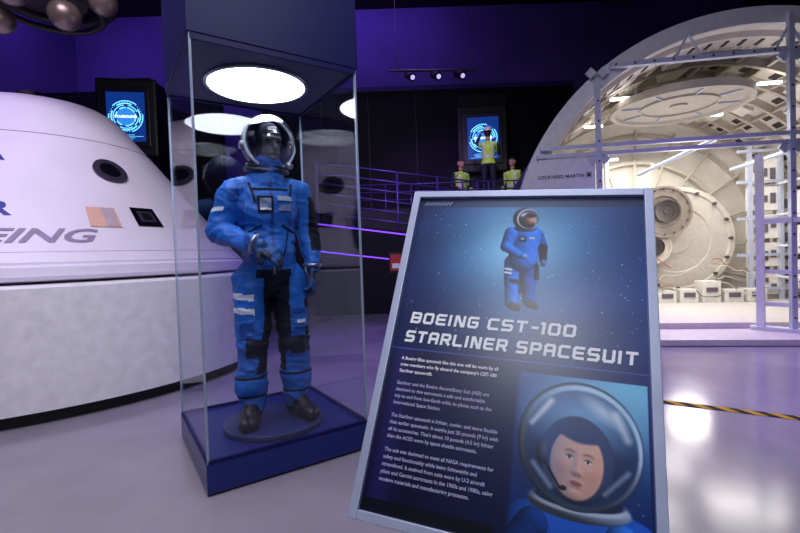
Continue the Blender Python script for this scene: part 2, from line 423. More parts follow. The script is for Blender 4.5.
def hc(p,n):
    if p.y>-.03 or p.z>.045 or abs(p.x)>.056: return 1
    if abs(p.z-.008)<.008 and .018<abs(p.x)<.048 and p.y<-.05: return 1
    return 0
remesh('mannequin_head',bm,.005,2,[mat('mannequin_grey',(96,88,92),.5),M_sk],hm,hc)

# ---------------- info sign
w=V((.939,-.336,-.047)).normalized(); hh=V((.202,.424,.882)).normalized(); hh=(hh-w*hh.dot(w)).normalized(); nn=w.cross(hh)
R=Matrix((w,hh,nn)).transposed()@Matrix.Rotation(D(-1.2),3,'Z')
SC=V((.249,1.027,.938))
sg=empty('information_sign',mw=Matrix.Translation(SC)@R.to_4x4())
SW,SH=.615,.850
bm=bmesh.new(); bx(bm,(0,0,-.02),(SW,SH,.024),bev=.003); bm2('back_tray',bm,M_grey,sg)
bm=bmesh.new()
fr=.020
for sx in (-1,1): bx(bm,(sx*(SW/2-fr/2),0,-.001),(fr,SH,.016),bev=.002)
for sy in (-1,1): bx(bm,(0,sy*(SH/2-fr/2),-.0012),(SW-2*fr,fr,.0155),bev=.002)
bm2('frame',bm,M_grey,sg)
PW,PH=SW-2*fr,SH-2*fr
NX,NY=440,620
X,Y=np.meshgrid(np.linspace(0,1,NX)*PW,np.linspace(0,1,NY)*PH)
img=np.zeros((NY,NX,3))
def C(c): return np.array(c,dtype=float)
def win(x0,y0,x1,y1):
    i0=max(0,int(x0/PW*(NX-1))-2); i1=min(NX,int(x1/PW*(NX-1))+3); j0=max(0,int(y0/PH*(NY-1))-2); j1=min(NY,int(y1/PH*(NY-1))+3)
    return (slice(j0,max(j0,j1)),slice(i0,max(i0,i1)))
LD=np.array((.5,-.55,.67))
wn=lambda x,y:(.22*np.sin(y*500+260*x+3*np.sin(x*300)), .30*np.sin(y*420+180*x+2*np.sin(x*420+y*200)))
def put(sl,a,c,sh=None):
    a=a[...,None]; cc=C(c)*np.ones(a.shape[:2]+(3,))
    if sh is not None: cc=np.clip(cc*sh[...,None],0,255)
    img[sl]=img[sl]*(1-a)+cc*a
def shade(nx,ny,x,y,wk):
    if wk: a_,b_=wn(x,y); nx=nx+a_*wk; ny=ny+b_*wk
    nz_=np.sqrt(np.clip(1-nx*nx-ny*ny,.02,1)); n_=np.sqrt(nx*nx+ny*ny+nz_*nz_)
    return .38+1.05*np.clip((nx*LD[0]+ny*LD[1]+nz_*LD[2])/n_,0,1)
def E(cx,cy_,rx,ry,c,rot=0,soft=.002,al=1,S3=0,wk=0):
    m_=max(rx,ry)+soft; sl=win(cx-m_,cy_-m_,cx+m_,cy_+m_); x=X[sl];y=Y[sl]
    if x.size==0: return
    dx=x-cx;dy=y-cy_;cr,sr=math.cos(rot),math.sin(rot)
    u=(dx*cr+dy*sr)/rx; v=(-dx*sr+dy*cr)/ry; d=(np.sqrt(u*u+v*v)-1)*min(rx,ry)
    put(sl,np.clip(.5-d/soft,0,1)*al,c,shade(u*.95,v*.95,x,y,wk) if S3 else None)
def K(ax,ay,bx_,by,ra,rb,c,soft=.002,al=1,S3=0,wk=0):
    m_=max(ra,rb)+soft; sl=win(min(ax,bx_)-m_,min(ay,by)-m_,max(ax,bx_)+m_,max(ay,by)+m_); x=X[sl];y=Y[sl]
    if x.size==0: return
    dx,dy=bx_-ax,by-ay; t=np.clip(((x-ax)*dx+(y-ay)*dy)/(dx*dx+dy*dy+1e-9),0,1)
    px_,py_=x-ax-t*dx,y-ay-t*dy; rr_=ra+(rb-ra)*t; d=np.hypot(px_,py_)-rr_
    put(sl,np.clip(.5-d/soft,0,1)*al,c,shade(px_/rr_*.95,py_/rr_*.95,x,y,wk) if S3 else None)
def B(x0,y0,x1,y1,c,soft=.001,al=1):
    sl=win(x0,y0,x1,y1); x=X[sl];y=Y[sl]
    put(sl,np.clip((x-x0)/soft,0,1)*np.clip((x1-x)/soft,0,1)*np.clip((y-y0)/soft,0,1)*np.clip((y1-y)/soft,0,1)*al,c)
def star(x,y,r,al): E(x,y,r,r,(205,228,250),soft=.0014,al=al)
img[:]=C((11,24,78))
cx0,cy0=PW*.52,PH*.19
d=np.hypot((X-cx0)/.25,(Y-cy0)/.22)
g=np.exp(-d*d*1.3)[...,None]; img=img*(1-g)+C((84,164,218))*g
g=np.exp(-(d*2.4)**2)[...,None]*.6; img=img*(1-g)+C((180,222,242))*g
g=np.exp(-((X-PW*.95)/.2)**2-((Y-PH*.35)/.2)**2)[...,None]*.5; img=img*(1-g)+C((24,70,150))*g
nzv=np.zeros_like(X)
for k in range(10):
    fx,fy,ph=rng.uniform(3,16),rng.uniform(3,16),rng.uniform(0,6); nzv+=np.sin(X*fx*2+Y*fy*1.5+ph)*np.cos(Y*fy*2-X*fx+ph*2)
img*= (1+.025*nzv)[...,None]
low=np.clip((Y-PH*.545)/.006,0,1)
lowc=np.stack([18+10*(X/PW),18+26*(X/PW),66+46*(X/PW)],-1)*(1.0-.35*((Y/PH-.55)/.45)[...,None])
img=img*(1-low[...,None])+lowc*low[...,None]
g=np.exp(-((X-PW*.06)/.03)**2)[...,None]*low[...,None]*.4; img=img*(1-g)+C((60,50,140))*g
for _ in range(620):
    star(rng.rand()*PW,rng.rand()*PH*.54,.0006+.0014*rng.rand()**4,.25+.6*rng.rand()**2)
B(0,0,PW,.03,(24,34,70),al=.55)
for k in range(9): K(.016+k*.009,.021,.022+k*.009,.012,.0016,.0016,(150,165,200))
B(0,PH*.545,PW,PH*.549,(60,90,170))
# astronaut figure, shaded print
ax_,ay_=PW*.515,PH*.042
bl=(30,100,196);bd=(18,64,144);bk=(20,24,44)
def KK(x0,y0,x1,y1,r0,r1,c,S3=1,wk=.35,**k): K(ax_+x0,ay_+y0,ax_+x1,ay_+y1,r0,r1,c,S3=S3,wk=wk,**k)
KK(.018,.155,.022,.215,.023,.018,bd); KK(.022,.215,.026,.262,.017,.014,bd)
KK(-.016,.160,-.017,.215,.025,.020,bl); KK(-.017,.215,-.015,.270,.018,.015,bl)
KK(.004,.165,.004,.24,.006,.004,bk,soft=.006)
KK(-.013,.276,.000,.281,.010,.009,(40,40,50),wk=0); KK(.028,.269,.041,.274,.010,.008,(34,34,44),wk=0)
KK(.036,.078,.05,.115,.014,.012,bd)
KK(.006,.08,.004,.15,.038,.036,bl)
KK(.05,.115,.052,.15,.011,.009,bk,wk=.3)
KK(-.030,.074,-.040,.115,.018,.015,bl); KK(-.040,.115,-.004,.139,.014,.010,bl)
E(ax_+.006,ay_+.142,.010,.008,(80,126,190),S3=1); E(ax_+.053,ay_+.158,.007,.010,(60,90,150),S3=1)
KK(.038,.165,.040,.20,.005,.006,bk,wk=0,soft=.004); KK(-.02,.21,-.006,.212,.005,.006,bk,wk=0,soft=.006)
B(ax_-.010,ay_+.083,ax_+.008,ay_+.101,bk); B(ax_-.006,ay_+.086,ax_+.004,ay_+.095,(130,150,180)); B(ax_+.016,ay_+.085,ax_+.030,ay_+.092,(180,190,208)); 
KK(-.036,.178,-.022,.180,.0028,.0028,(200,215,235),S3=0);KK(-.036,.188,-.022,.190,.0028,.0028,(200,215,235),S3=0)
E(ax_+.004,ay_+.061,.028,.009,(70,82,112),S3=1)
E(ax_+.002,ay_+.03,.032,.034,(40,52,82),S3=1); E(ax_+.008,ay_+.03,.028,.030,(170,184,204)); E(ax_+.010,ay_+.031,.0255,.0275,(56,62,90),S3=1)
E(ax_+.014,ay_+.034,.012,.016,(176,126,104),soft=.005,S3=1); E(ax_+.014,ay_+.021,.014,.007,(24,26,40),soft=.004)
E(ax_+.011,ay_+.031,.002,.001,bk,soft=.002);E(ax_+.019,ay_+.031,.002,.001,bk,soft=.002); E(ax_+.016,ay_+.041,.004,.001,(110,62,56),soft=.002)
E(ax_-.004,ay_+.018,.008,.004,(230,240,250),rot=-.6,soft=.006,al=.8); E(ax_+.028,ay_+.04,.003,.010,(220,234,250),soft=.006,al=.6)
# portrait
px0,py0,px1,py1=PW*.535,PH*.575,PW*.99,PH*.99
m0=img.copy()
img[:]=C((16,48,116)); dd=np.hypot((X-PW*.93)/.16,(Y-PH*.60)/.12); g=np.exp(-dd*dd)[...,None]; img=img*(1-g)+C((120,196,236))*g
g=np.clip((Y-PH*.8)/.15,0,1)[...,None]*.7; img=img*(1-g)+C((10,24,76))*g
for _ in range(90): star(px0+rng.rand()*.25,py0+rng.rand()*.3,.0009,.7)
hx,hy=PW*.765,PH*.740
K(hx-.07,hy+.20,hx+.08,hy+.20,.085,.085,(22,66,150),soft=.004,S3=1,wk=.25); K(hx-.13,hy+.23,hx-.08,hy+.16,.03,.03,(14,44,104),S3=1,wk=.3); K(hx+.08,hy+.16,hx+.13,hy+.22,.03,.03,(34,90,180),S3=1,wk=.3)
E(hx+.002,hy+.116,.094,.026,(120,136,168),S3=1); E(hx+.002,hy+.108,.087,.020,(190,204,226),soft=.004,al=.8); E(hx+.002,hy+.103,.082,.018,(28,36,66))
E(hx,hy,.120,.124,(20,30,60)); E(hx+.002,hy+.002,.116,.120,(160,182,214),soft=.004,S3=1); E(hx+.003,hy+.004,.107,.111,(34,56,100),soft=.005)
E(hx+.01,hy-.055,.088,.045,(120,168,216),soft=.07,al=.9)
E(hx-.01,hy+.06,.095,.045,(20,28,54),soft=.05,al=.8)
fx,fy=hx-.002,hy+.036
sl=win(fx-.10,fy-.11,fx+.10,fy+.10); x=(X[sl]-fx)/.053; y=(Y[sl]-fy)/.068; tl=.12
xr=x*math.cos(tl)+y*math.sin(tl); yr=-x*math.sin(tl)+y*math.cos(tl)
def G2(cx_,cy_,sx_,sy_,a_): return a_*np.exp(-((xr-cx_)/sx_)**2-((yr-cy_)/sy_)**2)
capd=np.sqrt((xr/1.34)**2+((yr+.10)/1.24)**2)
hc_=np.sqrt(np.clip(1.0-capd**2,0,1))*1.2
fd=np.sqrt((xr/.98)**2+((yr-.03)/1.02)**2)
hf=np.sqrt(np.clip(1.15-xr**2*.95-(yr*.82)**2,0,2))*.95
q_=.06
hf=hf+G2(q_,.08,.14,.26,.13)+G2(q_,.25,.16,.10,.10)+G2(q_-.14,.29,.08,.07,.04)+G2(q_+.14,.29,.08,.07,.04)
hf=hf-G2(-.33+q_,-.10,.22,.14,.09)-G2(.33+q_,-.10,.22,.14,.09)+G2(-.33+q_,-.28,.26,.09,.03)+G2(.33+q_,-.28,.26,.09,.03)
hf=hf+G2(-.33+q_,-.09,.13,.08,.05)+G2(.33+q_,-.09,.13,.08,.05)
hf=hf+G2(q_,.53,.22,.06,.05)+G2(q_,.62,.18,.06,.05)-G2(q_,.72,.2,.05,.03)+G2(q_,.88,.24,.14,.08)+G2(-.5,.2,.28,.22,.05)+G2(.58,.2,.25,.22,.05)
def relief(h,k_):
    gy,gx=np.gradient(h); n_=np.stack([-gx*k_,-gy*k_,np.ones_like(h)],-1); return n_/np.linalg.norm(n_,axis=-1,keepdims=True)
def sm(a_):
    p_=np.pad(a_,1,mode='edge'); return (p_[:-2,1:-1]+p_[2:,1:-1]+p_[1:-1,:-2]+p_[1:-1,2:]+4*p_[1:-1,1:-1])/8
hfs=sm(sm(sm(hf))); n_=relief(hfs,20); Lk=np.array((.42,-.42,.80)); Lk/=np.linalg.norm(Lk); Lr=np.array((-.8,-.1,.35)); Lr/=np.linalg.norm(Lr)
k1=np.clip(n_@Lk,0,1); k2=np.clip(n_@Lr,0,1)
alb=np.ones(x.shape+(3,))*C((222,170,150))
def tint(c,a_): 
    global alb
    alb=alb*(1-a_[...,None])+C(c)*a_[...,None]
tint((212,128,118),np.clip(G2(-.5,.25,.25,.22,.35)+G2(.6,.25,.25,.22,.35),0,1))
tint((178,88,88),np.clip((G2(q_,.57,.23,.085,1.6)-.5)*2,0,.8)); tint((110,50,50),np.exp(-((yr-.572)/.014)**2)*np.clip((.2-np.abs(xr-q_))*14,0,1)*.8)
for ex in (-.33+q_,.33+q_):
    tint((232,228,226),np.clip((1-np.sqrt(((xr-ex)/.145)**2+((yr+.09)/.058)**2))*5,0,1)*.9)
    tint((64,48,42),np.clip((1-np.sqrt(((xr-ex)/.060)**2+((yr+.095)/.056)**2))*5,0,1))
    tint((50,34,30),np.exp(-((yr+.148-2.2*(xr-ex)**2)/.020)**2)*np.clip((.17-np.abs(xr-ex))*14,0,1)*.9)
    tint((112,76,60),np.exp(-((yr+.295-1.1*(xr-ex)**2)/.030)**2)*np.clip((.23-np.abs(xr-ex))*9,0,1)*.7)
tint((130,76,66),np.clip(G2(q_-.08,.335,.04,.020,1)+G2(q_+.08,.335,.04,.020,1),0,.7))
face=np.clip(alb*(.30+.78*k1[...,None])+C((40,90,170))*(k2**2)[...,None]*.45,0,255)
nc=relief(sm(hc_),20); kc=np.clip(nc@Lk,0,1); capc=np.clip(C((34,42,70))*(.4+1.2*kc[...,None])+C((50,100,170))*(np.clip(nc@Lr,0,1)**3)[...,None]*.5,0,255)
ca_=np.clip((1-capd)*20,0,1)[...,None]; img[sl]=img[sl]*(1-ca_)+capc*ca_
fa=np.clip((1-fd)*14,0,1)*np.clip((yr+.70-.10*np.cos(xr*2.4))*12,0,1); fa=fa[...,None]; img[sl]=img[sl]*(1-fa)+face*fa
K(fx-.060,fy+.008,fx-.030,fy+.052,.0028,.0022,(16,18,30),S3=1); E(fx-.024,fy+.051,.007,.0045,(20,22,34),S3=1)
E(fx-.066,fy-.008,.011,.022,(50,58,86),soft=.004,S3=1)
K(hx-.055,hy-.078,hx-.092,hy-.028,.005,.003,(240,248,255),soft=.012,al=.9); K(hx+.070,hy-.066,hx+.092,hy-.02,.006,.004,(236,246,255),soft=.016,al=.85)
K(hx-.085,hy+.05,hx-.05,hy+.088,.003,.003,(200,220,245),soft=.012,al=.7); E(hx+.045,hy-.070,.034,.012,(225,240,252),rot=.6,soft=.02,al=.7)
K(hx+.05,hy+.085,hx+.092,hy+.04,.002,.003,(190,214,240),soft=.01,al=.7)
E(hx,hy,.107,.111,(100,142,200),soft=.16,al=.14)
msk=(np.clip((X-px0)/.012,0,1)*np.clip((px1-X)/.001,0,1)*np.clip((Y-py0)/.001,0,1)*np.clip((py1-Y)/.001,0,1))[...,None]
img=m0*(1-msk)+img*msk
img*= (1+.015*rng.randn(NY,NX))[...,None]
B(0,PH*.965,PW*.5,PH,(14,14,22),al=.8)
img=np.clip(img,0,255)/255.0
lin=np.where(img<=.04045,img/12.92,((img+.055)/1.055)**2.4)
co=np.stack([X-PW/2,PH/2-Y,np.full_like(X,-.004)],-1).reshape(-1,3)
idx=np.arange(NX*NY).reshape(NY,NX)
q=np.stack([idx[1:,:-1],idx[1:,1:],idx[:-1,1:],idx[:-1,:-1]],-1).reshape(-1,4)
me=bpy.data.meshes.new('printed_graphic'); me.vertices.add(NX*NY); me.vertices.foreach_set('co',co.ravel())
me.loops.add(q.size); me.loops.foreach_set('vertex_index',q.ravel().astype(np.int32)); me.polygons.add(len(q)); me.polygons.foreach_set('loop_start',np.arange(0,q.size,4,dtype=np.int32))
me.update(calc_edges=True)
at=me.color_attributes.new('Col','FLOAT_COLOR','POINT'); at.data.foreach_set('color',np.concatenate([lin.reshape(-1,3),np.ones((NX*NY,1))],1).ravel().astype(np.float32))
mp=bpy.data.materials.new('print'); mp.use_nodes=True; nt=mp.node_tree; b=nt.nodes['Principled BSDF']; a=nt.nodes.new('ShaderNodeVertexColor'); a.layer_name='Col'
nt.links.new(a.outputs[0],b.inputs['Base Color']); b.inputs['Roughness'].default_value=.3
addmesh('printed_graphic',me,mp,sg)
M_tx=mat('print_white',(236,240,250),.5,nz=0); M_tx2=mat('print_lavender',(170,172,215),.5,nz=0)
def ptext(nm,s,x,y,size,m,sx=1,align='LEFT',bold=0,sp=1):
    me=textmesh(s,size,align,sx,0,bold,sp)
    for v in me.vertices: v.co=V((v.co.x-PW/2+x,PH/2-y+v.co.y,-.0028))
    addmesh(nm,me,m,sg)
GL={'B':[[(0,0),(0,1),(.85,1),(1,.88),(1,.62),(.88,.5),(0.25,.5)],[(.88,.5),(1,.38),(1,.12),(.88,0),(0,0)]],
'O':[[(.14,0),(0,.14),(0,.86),(.14,1),(.86,1),(1,.86),(1,.14),(.86,0),(.14,0)]],
'0':[[(.14,0),(0,.14),(0,.86),(.14,1),(.86,1),(1,.86),(1,.14),(.86,0),(.14,0)]],
'E':[[(1,1),(.14,1),(0,.86),(0,.14),(.14,0),(1,0)],[(.25,.5),(.9,.5)]],
'I':[[(.5,0),(.5,1)]],'1':[[(.2,1),(.55,1),(.55,0)]],
'N':[[(0,0),(0,1),(.2,1),(.8,0),(1,0),(1,1)]],
'G':[[(1,1),(.14,1),(0,.86),(0,.14),(.14,0),(.86,0),(1,.14),(1,.5),(.5,.5)]],
'C':[[(1,1),(.14,1),(0,.86),(0,.14),(.14,0),(1,0)]],
'S':[[(1,1),(.12,1),(0,.88),(0,.62),(.12,.5),(.88,.5),(1,.38),(1,.12),(.88,0),(0,0)]],
'T':[[(0,1),(1,1)],[(.5,1),(.5,0)]],'-':[[(.15,.5),(.85,.5)]],
'A':[[(0,0),(0,.86),(.14,1),(.86,1),(1,.86),(1,0)],[(.25,.42),(1,.42)]],
'R':[[(0,0),(0,1),(.86,1),(1,.86),(1,.6),(.88,.45),(.25,.45)],[(.55,.45),(1,0)]],
'L':[[(0,1),(0,.14),(.14,0),(1,0)]],
'P':[[(0,0),(0,1),(.86,1),(1,.86),(1,.56),(.88,.42),(.25,.42)]],
'U':[[(0,1),(0,.14),(.14,0),(.86,0),(1,.14),(1,1)]]}
def techno(nm,s,x,y,total,hgt,m):
    adv=[(.55 if c in 'I' else .75 if c in '1-' else .6 if c==' ' else 1.22) for c in s]
    u=total/(sum(adv)-.22); wd=u; st_=hgt*.22; bm=bmesh.new(); X0=x-PW/2; Y0=PH/2-y; kk=0
    for c,a_ in zip(s,adv):
        if c in GL:
            cwid=wd-st_
            if c=='I': cwid=0
            if c=='1': cwid=wd*.6-st_*.5
            if c=='-': cwid=wd*.55
            for pl_ in GL[c]:
                pts=[((X0+st_/2+(px_ if c!='I' else 0)*cwid),(Y0+st_/2+py_*(hgt-st_))) for px_,py_ in pl_]
                for (ax0,ay0),(bx0,by0) in zip(pts[:-1],pts[1:]):
                    dx,dy=bx0-ax0,by0-ay0; l_=math.hypot(dx,dy)+1e-9; dx/=l_;dy/=l_; e_=st_*.42
                    nx_,ny_=-dy*st_/2,dx*st_/2
                    P4=[(ax0-dx*e_+nx_,ay0-dy*e_+ny_),(ax0-dx*e_-nx_,ay0-dy*e_-ny_),(bx0+dx*e_-nx_,by0+dy*e_-ny_),(bx0+dx*e_+nx_,by0+dy*e_+ny_)]
                    kk+=1
                    bm.faces.new([bm.verts.new((px_+(py_-Y0)*.10,py_,-.0028+kk*2e-6)) for px_,py_ in P4])
        X0+=a_*u
    bm2(nm,bm,m,sg)
techno('title_line_1','BOEING CST-100',.036,PH*.465,.392,.030,M_tx)
techno('title_line_2','STARLINER SPACESUIT',.030,PH*.526,.522,.030,M_tx)
paras=[("A Boeing Blue spacesuit like this one will be worn by all","crew members who fly aboard the company's CST-100","Starliner spacecraft."),
("Starliner and the Boeing Ascent/Entry Suit (AES) are","designed to give astronauts a safe and comfortable","trip to and from low-Earth orbit, to places such as the","International Space Station."),
("The Starliner spacesuit is lighter, cooler, and more flexible","than earlier spacesuits. It weighs just 20 pounds (9 kg) with","all its accessories. That's about 10 pounds (4.5 kg) lighter","than the ACES worn by space shuttle astronauts."),
("The suit was designed to meet all NASA requirements for","safety and functionality while being lightweight and","streamlined. It evolved from suits worn by U-2 aircraft","pilots and Gemini astronauts in the 1960s and 1980s, using","modern materials and manufacturing processes.")]
yy=PH*.582
for pi,p in enumerate(paras):
    for li,l in enumerate(p):
        ptext('body_text',l,.032,yy,.0112,M_tx if pi==0 else M_tx2,.93,bold=.0002); yy+=.0154
    yy+=.014
# sign post
sp=R@V((0,0,1))
back=SC-sp*.05
bm=bmesh.new(); bx(bm,(0,0,-.045),(.22,.3,.03)); bm2('mount_plate',bm,M_metal,sg)
inv=(Matrix.Translation(SC)@R.to_4x4()).inverted()
def child_world(o): o.parent=sg; o.matrix_parent_inverse=inv; return o
child_world(cyl('post',(back.x+.01,back.y+.03,.02),(back.x+.01,back.y+.03,.93),.032,M_metal))
child_world(cyl('base_plate',(back.x+.01,back.y+.03,.001),(back.x+.01,back.y+.03,.022),.2,M_metal,seg=48))

# ---------------- habitat module
HR=2.85; HZ=1.15
hb=empty('habitat_module_mockup',(4.33,5.5,HZ),D(-9))
a0,a1=D(-21),D(201)
revo('front_ring',[(HR-.2,-.02),(HR-.2,-.08),(HR,-.08),(HR,.16),(HR-.03,.2)],mat('ring_grey',(200,200,212),.4),hb,'Y',seg=120,a0=a0,a1=a1)
revo('ring_lip',[(HR-.2,-.02),(HR-.2,.1),(HR-.26,.14),(HR-.26,.5)],M_cream,hb,'Y',seg=120,a0=a0,a1=a1)
revo('outer_hull',[(HR-.04,.2),(HR-.04,3.9)],mat('hull_dark',(70,66,100),.5),hb,'Y',seg=96,a0=a0,a1=a1)
revo('inner_hull',[(HR-.14,.3),(HR-.14,3.8)],M_cream,hb,'Y',seg=96,a0=a0,a1=a1)
bm=bmesh.new()
for y in (.45,1.0,1.55,2.1,2.65,3.2,3.7): rev(bm,[(HR-.14,y-.035),(HR-.26,y-.035),(HR-.26,y+.035),(HR-.14,y+.035)],'Y',(0,0,0),96,a0,a1)
for i in range(25):
    a=a0+(a1-a0)*(i+.5)/25
    bx(bm,((HR-.19)*math.cos(a),2.05,(HR-.19)*math.sin(a)),(.11,3.5,.035),Matrix.Rotation(-a,3,'Y'))
bm2('hoops_and_stringers',bm,mat('rib_tan',(190,182,168),.5),hb)
bm=bmesh.new()
for k,y in enumerate((.28,.72,1.27,1.82,2.37,2.92,3.45)):
    for i in range(50):
        a=a0+(a1-a0)*(i+.5)/50
        if k>0 and (i*7+k*3)%5<2: continue
        rr_=HR-.15 if k else HR-.262
        bx(bm,(rr_*math.cos(a),y,rr_*math.sin(a)),(.02,.16 if k==0 else .28,.04 if k==0 else .10),Matrix.Rotation(-a,3,'Y'))
bm2('dark_slots',bm,mat('slot_dark',(52,46,50),.6),hb)
bm=bmesh.new()
for k in range(60):
    a=a0+(a1-a0)*random.random(); y=.7+random.random()*2.9
    bx(bm,((HR-.2)*math.cos(a),y,(HR-.2)*math.sin(a)),(.1,.2+.35*random.random(),.12+.2*random.random()),Matrix.Rotation(-a,3,'Y'))
bm2('equipment_boxes',bm,mat('equip_white',(226,222,216),.5),hb)
revo('end_dome',[(HR-.14,3.7),(HR-.6,3.85),(1.6,3.98),(.75,4.02),(0,4.03)],M_cream,hb,'Y',seg=96)
bm=bmesh.new()
for i in range(20):
    a=2*math.pi*i/20; cy(bm,(.95*math.cos(a),3.9,.95*math.sin(a)),(2.4*math.cos(a),3.7,2.4*math.sin(a)),.025,seg=8)
for rr_ in (1.2,1.75,2.3): rev(bm,[(rr_-.03,3.95),(rr_-.03,3.78),(rr_+.03,3.78),(rr_+.03,3.95)],'Y',(0,0,0),72)
bm2('dome_ribs',bm,mat('rib_tan',(200,190,172),.5),hb)
def disc(nm,c,r,y,m,th=.06,ringm=None):
    x,z=c
    revo(nm,[(0,y-.02),(r*.25,y-.02),(r*.27,y),(r*.6,y),(r*.62,y-.025),(r*.9,y-.025),(r*.92,y-.06),(r,y-.06),(r,y+th),(0,y+th)],m,hb,'Y',(x,0,z),56)
disc('docking_hatch_frame',(.38,.12),.98,2.9,mat('hatch_tan',(180,174,164),.5))
disc('round_hatch_door',(.02,.62),.46,2.5,mat('hatch_brown',(118,108,100),.45))
disc('hatch_window',(.02,.62),.2,2.38,mat('hatch_dark',(58,52,52),.35),.05)
disc('lower_porthole',(-.12,.0),.3,2.62,mat('hatch_tan2',(196,188,176),.5))
disc('lower_porthole_core',(-.12,.0),.15,2.54,mat('hatch_dark',(70,62,60),.35),.04)
bm=bmesh.new()
for i in range(16):
    a=i*math.pi/8; cy(bm,(.38+.9*math.cos(a),2.86,.12+.9*math.sin(a)),(.38+.9*math.cos(a),2.80,.12+.9*math.sin(a)),.03,seg=8)
    cy(bm,(.02+.40*math.cos(a),2.46,.62+.40*math.sin(a)),(.02+.40*math.cos(a),2.42,.62+.40*math.sin(a)),.014,seg=8)
bm2('hatch_bolts',bm,mat('bolt_dark',(96,90,90),.4,.6),hb)
bm=bmesh.new()
for x in (-1.35,-.85,1.55,2.05):
    bx(bm,(x,2.75,.4),(.06,.06,2.8))
for z in (-.8,-.2,.45,1.1,1.65): bx(bm,(1.8,2.75,z),(.9,.05,.05)); bx(bm,(-1.1,2.75,z),(.9,.05,.05))
for x in (-2.2,-1.1): cy(bm,(x,2.6,-.9),(x+1,2.6,1.5),.02,seg=8)
bm2('rack_frame',bm,M_beam,hb)
bm=bmesh.new(); bd_=bmesh.new()
for i in range(5):
    for xx in (1.8,-1.1):
        bx(bm,(xx,2.85,-.7+i*.5),(.44,.16,.42),bev=.008)
        for j in range(3): bx(bd_,(xx-.13+.13*j,2.76,-.7+i*.5+random.uniform(-.08,.08)),(.08,.02,random.uniform(.08,.22)))
for sx in (-1,1):
    for i in range(6):
        for j in range(3):
            bx(bm,(sx*2.3,.8+i*.52,-.55+j*.6),(.24,.42,.5),bev=.01)
            bx(bd_,(sx*2.175,.8+i*.52,-.5+j*.6),(.02,.22,.16)); bx(bd_,(sx*2.175,.8+i*.52,-.68+j*.6),(.02,.3,.04))
# low equipment row below the hatch
for i in range(7):
    hh_=random.uniform(.2,.42); bx(bm,(-.7+i*.36,2.55,-1.0+hh_/2),(.30,.3,hh_),bev=.01); bx(bd_,(-.7+i*.36,2.39,-1.0+hh_*.6),(.18,.02,.08))
bm2('rack_panels',bm,mat('rack_white',(224,220,214),.5),hb); bm2('rack_modules',bd_,mat('module_dark',(96,92,104),.5),hb)
bm=bmesh.new()
for i in range(4):
    cy(bm,(-2.0,.5,-.6+.55*i),(-2.0,3.6,-.6+.55*i),.02,seg=8); cy(bm,(2.0,.5,-.6+.55*i),(2.0,3.6,-.6+.55*i),.02,seg=8)
bm2('hand_rails',bm,mat('rail_white',(220,220,226),.35),hb)
revo('overhead_disc',[(0,-.03),(.12,-.03),(.12,0),(.5,0),(.5,-.03),(.53,-.03),(.53,0),(.86,0),(.88,-.05),(.95,-.05),(.95,.06),(0,.06)],mat('disc_tan',(184,178,168),.5),hb,'Z',(-.18,1.4,2.17),72)
bm=bmesh.new()
for i in range(8):
    a=i*math.pi/4; bx(bm,(-.18+.7*math.cos(a),1.4+.7*math.sin(a),2.16),(.3,.03,.03),Matrix.Rotation(a,3,'Z'))
for sx in (-1,1): cy(bm,(-.18+sx*.6,1.4,2.2),(-.18+sx*.6,1.4,2.6),.02)
bm2('disc_spokes',bm,M_beam,hb)
box('deck',(0,2.0,-1.07),(5.2,3.7,.14),mat('deck_white',(206,200,198),.4),hb)
box('entry_step',(.2,-.15,-1.11),(4.6,.9,.07),mat('deck_white',(206,200,198),.4),hb,bev=.005)
# front truss
bm=bmesh.new(); y=-.14
def chord(z): return math.sqrt(max(0,(HR-.05)**2-z*z))
for z in (1.30,1.20): c_=chord(z); bx(bm,(0,y,z),(2*c_,.06,.045))
for z in (2.28,): c_=chord(z); bx(bm,(0,y,z),(2*c_,.07,.06))
for x in (-1.78,.38,1.9): zt_=chord(x); bx(bm,(x,y-.01,(zt_*.98-1.14)/2),(.06,.06,zt_*.98+1.14-.02))
for x in (-.72,.38,1.6):
    for s_ in (-1,1): cy(bm,(x,y,2.58),(x+s_*.16,y,2.28),.015,seg=8)
for x in (-1.78,.38):
    for s_ in (-1,1): bx(bm,(x+s_*.07,y,2.21),(.1,.03,.1),Matrix.Rotation(D(45),3,'Y')); bx(bm,(x+s_*.07,y,1.13),(.1,.03,.1),Matrix.Rotation(D(45),3,'Y'))
cy(bm,(-.4,y+.02,1.3),(-.4,y+2.6,1.3),.03); cy(bm,(1.1,y+.02,1.3),(1.1,y+2.6,1.3),.03); cy(bm,(-1.78,y,1.25),(-1.78,y+2.9,1.25),.03)
bm2('front_truss',bm,M_beam,hb)
bm=bmesh.new()
for i in range(12): cy(bm,(-1.78,y-.045,-.9+i*.25),(-1.78,y-.035,-.9+i*.25),.012,seg=8); cy(bm,(.38,y-.045,-.9+i*.25),(.38,y-.035,-.9+i*.25),.012,seg=8)
for i in range(20): cy(bm,(-2+i*.22,y-.045,2.28),(-2+i*.22,y-.035,2.28),.012,seg=8)
bm2('truss_bolts',bm,M_dark,hb)
bm=bmesh.new(); pts=[(-chord(.45)+.02,.45)]+[(-chord(z)+.04,z) for z in (.6,.8,1.0,1.17)]+[(-1.82,1.17),(-1.82,.45)]
f=[bm.verts.new((x,-.14,z)) for x,z in pts]; g_=[bm.verts.new((x,-.09,z)) for x,z in pts]
bm.faces.new(f); bm.faces.new(g_[::-1])
for i in range(len(pts)): bm.faces.new((f[i],f[(i+1)%len(pts)],g_[(i+1)%len(pts)],g_[i]))
bm2('name_panel',bm,mat('panel_white',(205,205,222),.4),hb)
me=textmesh('LOCKHEED MARTIN',.058,'CENTER',1.0,spacing=1.1,bold=.001)
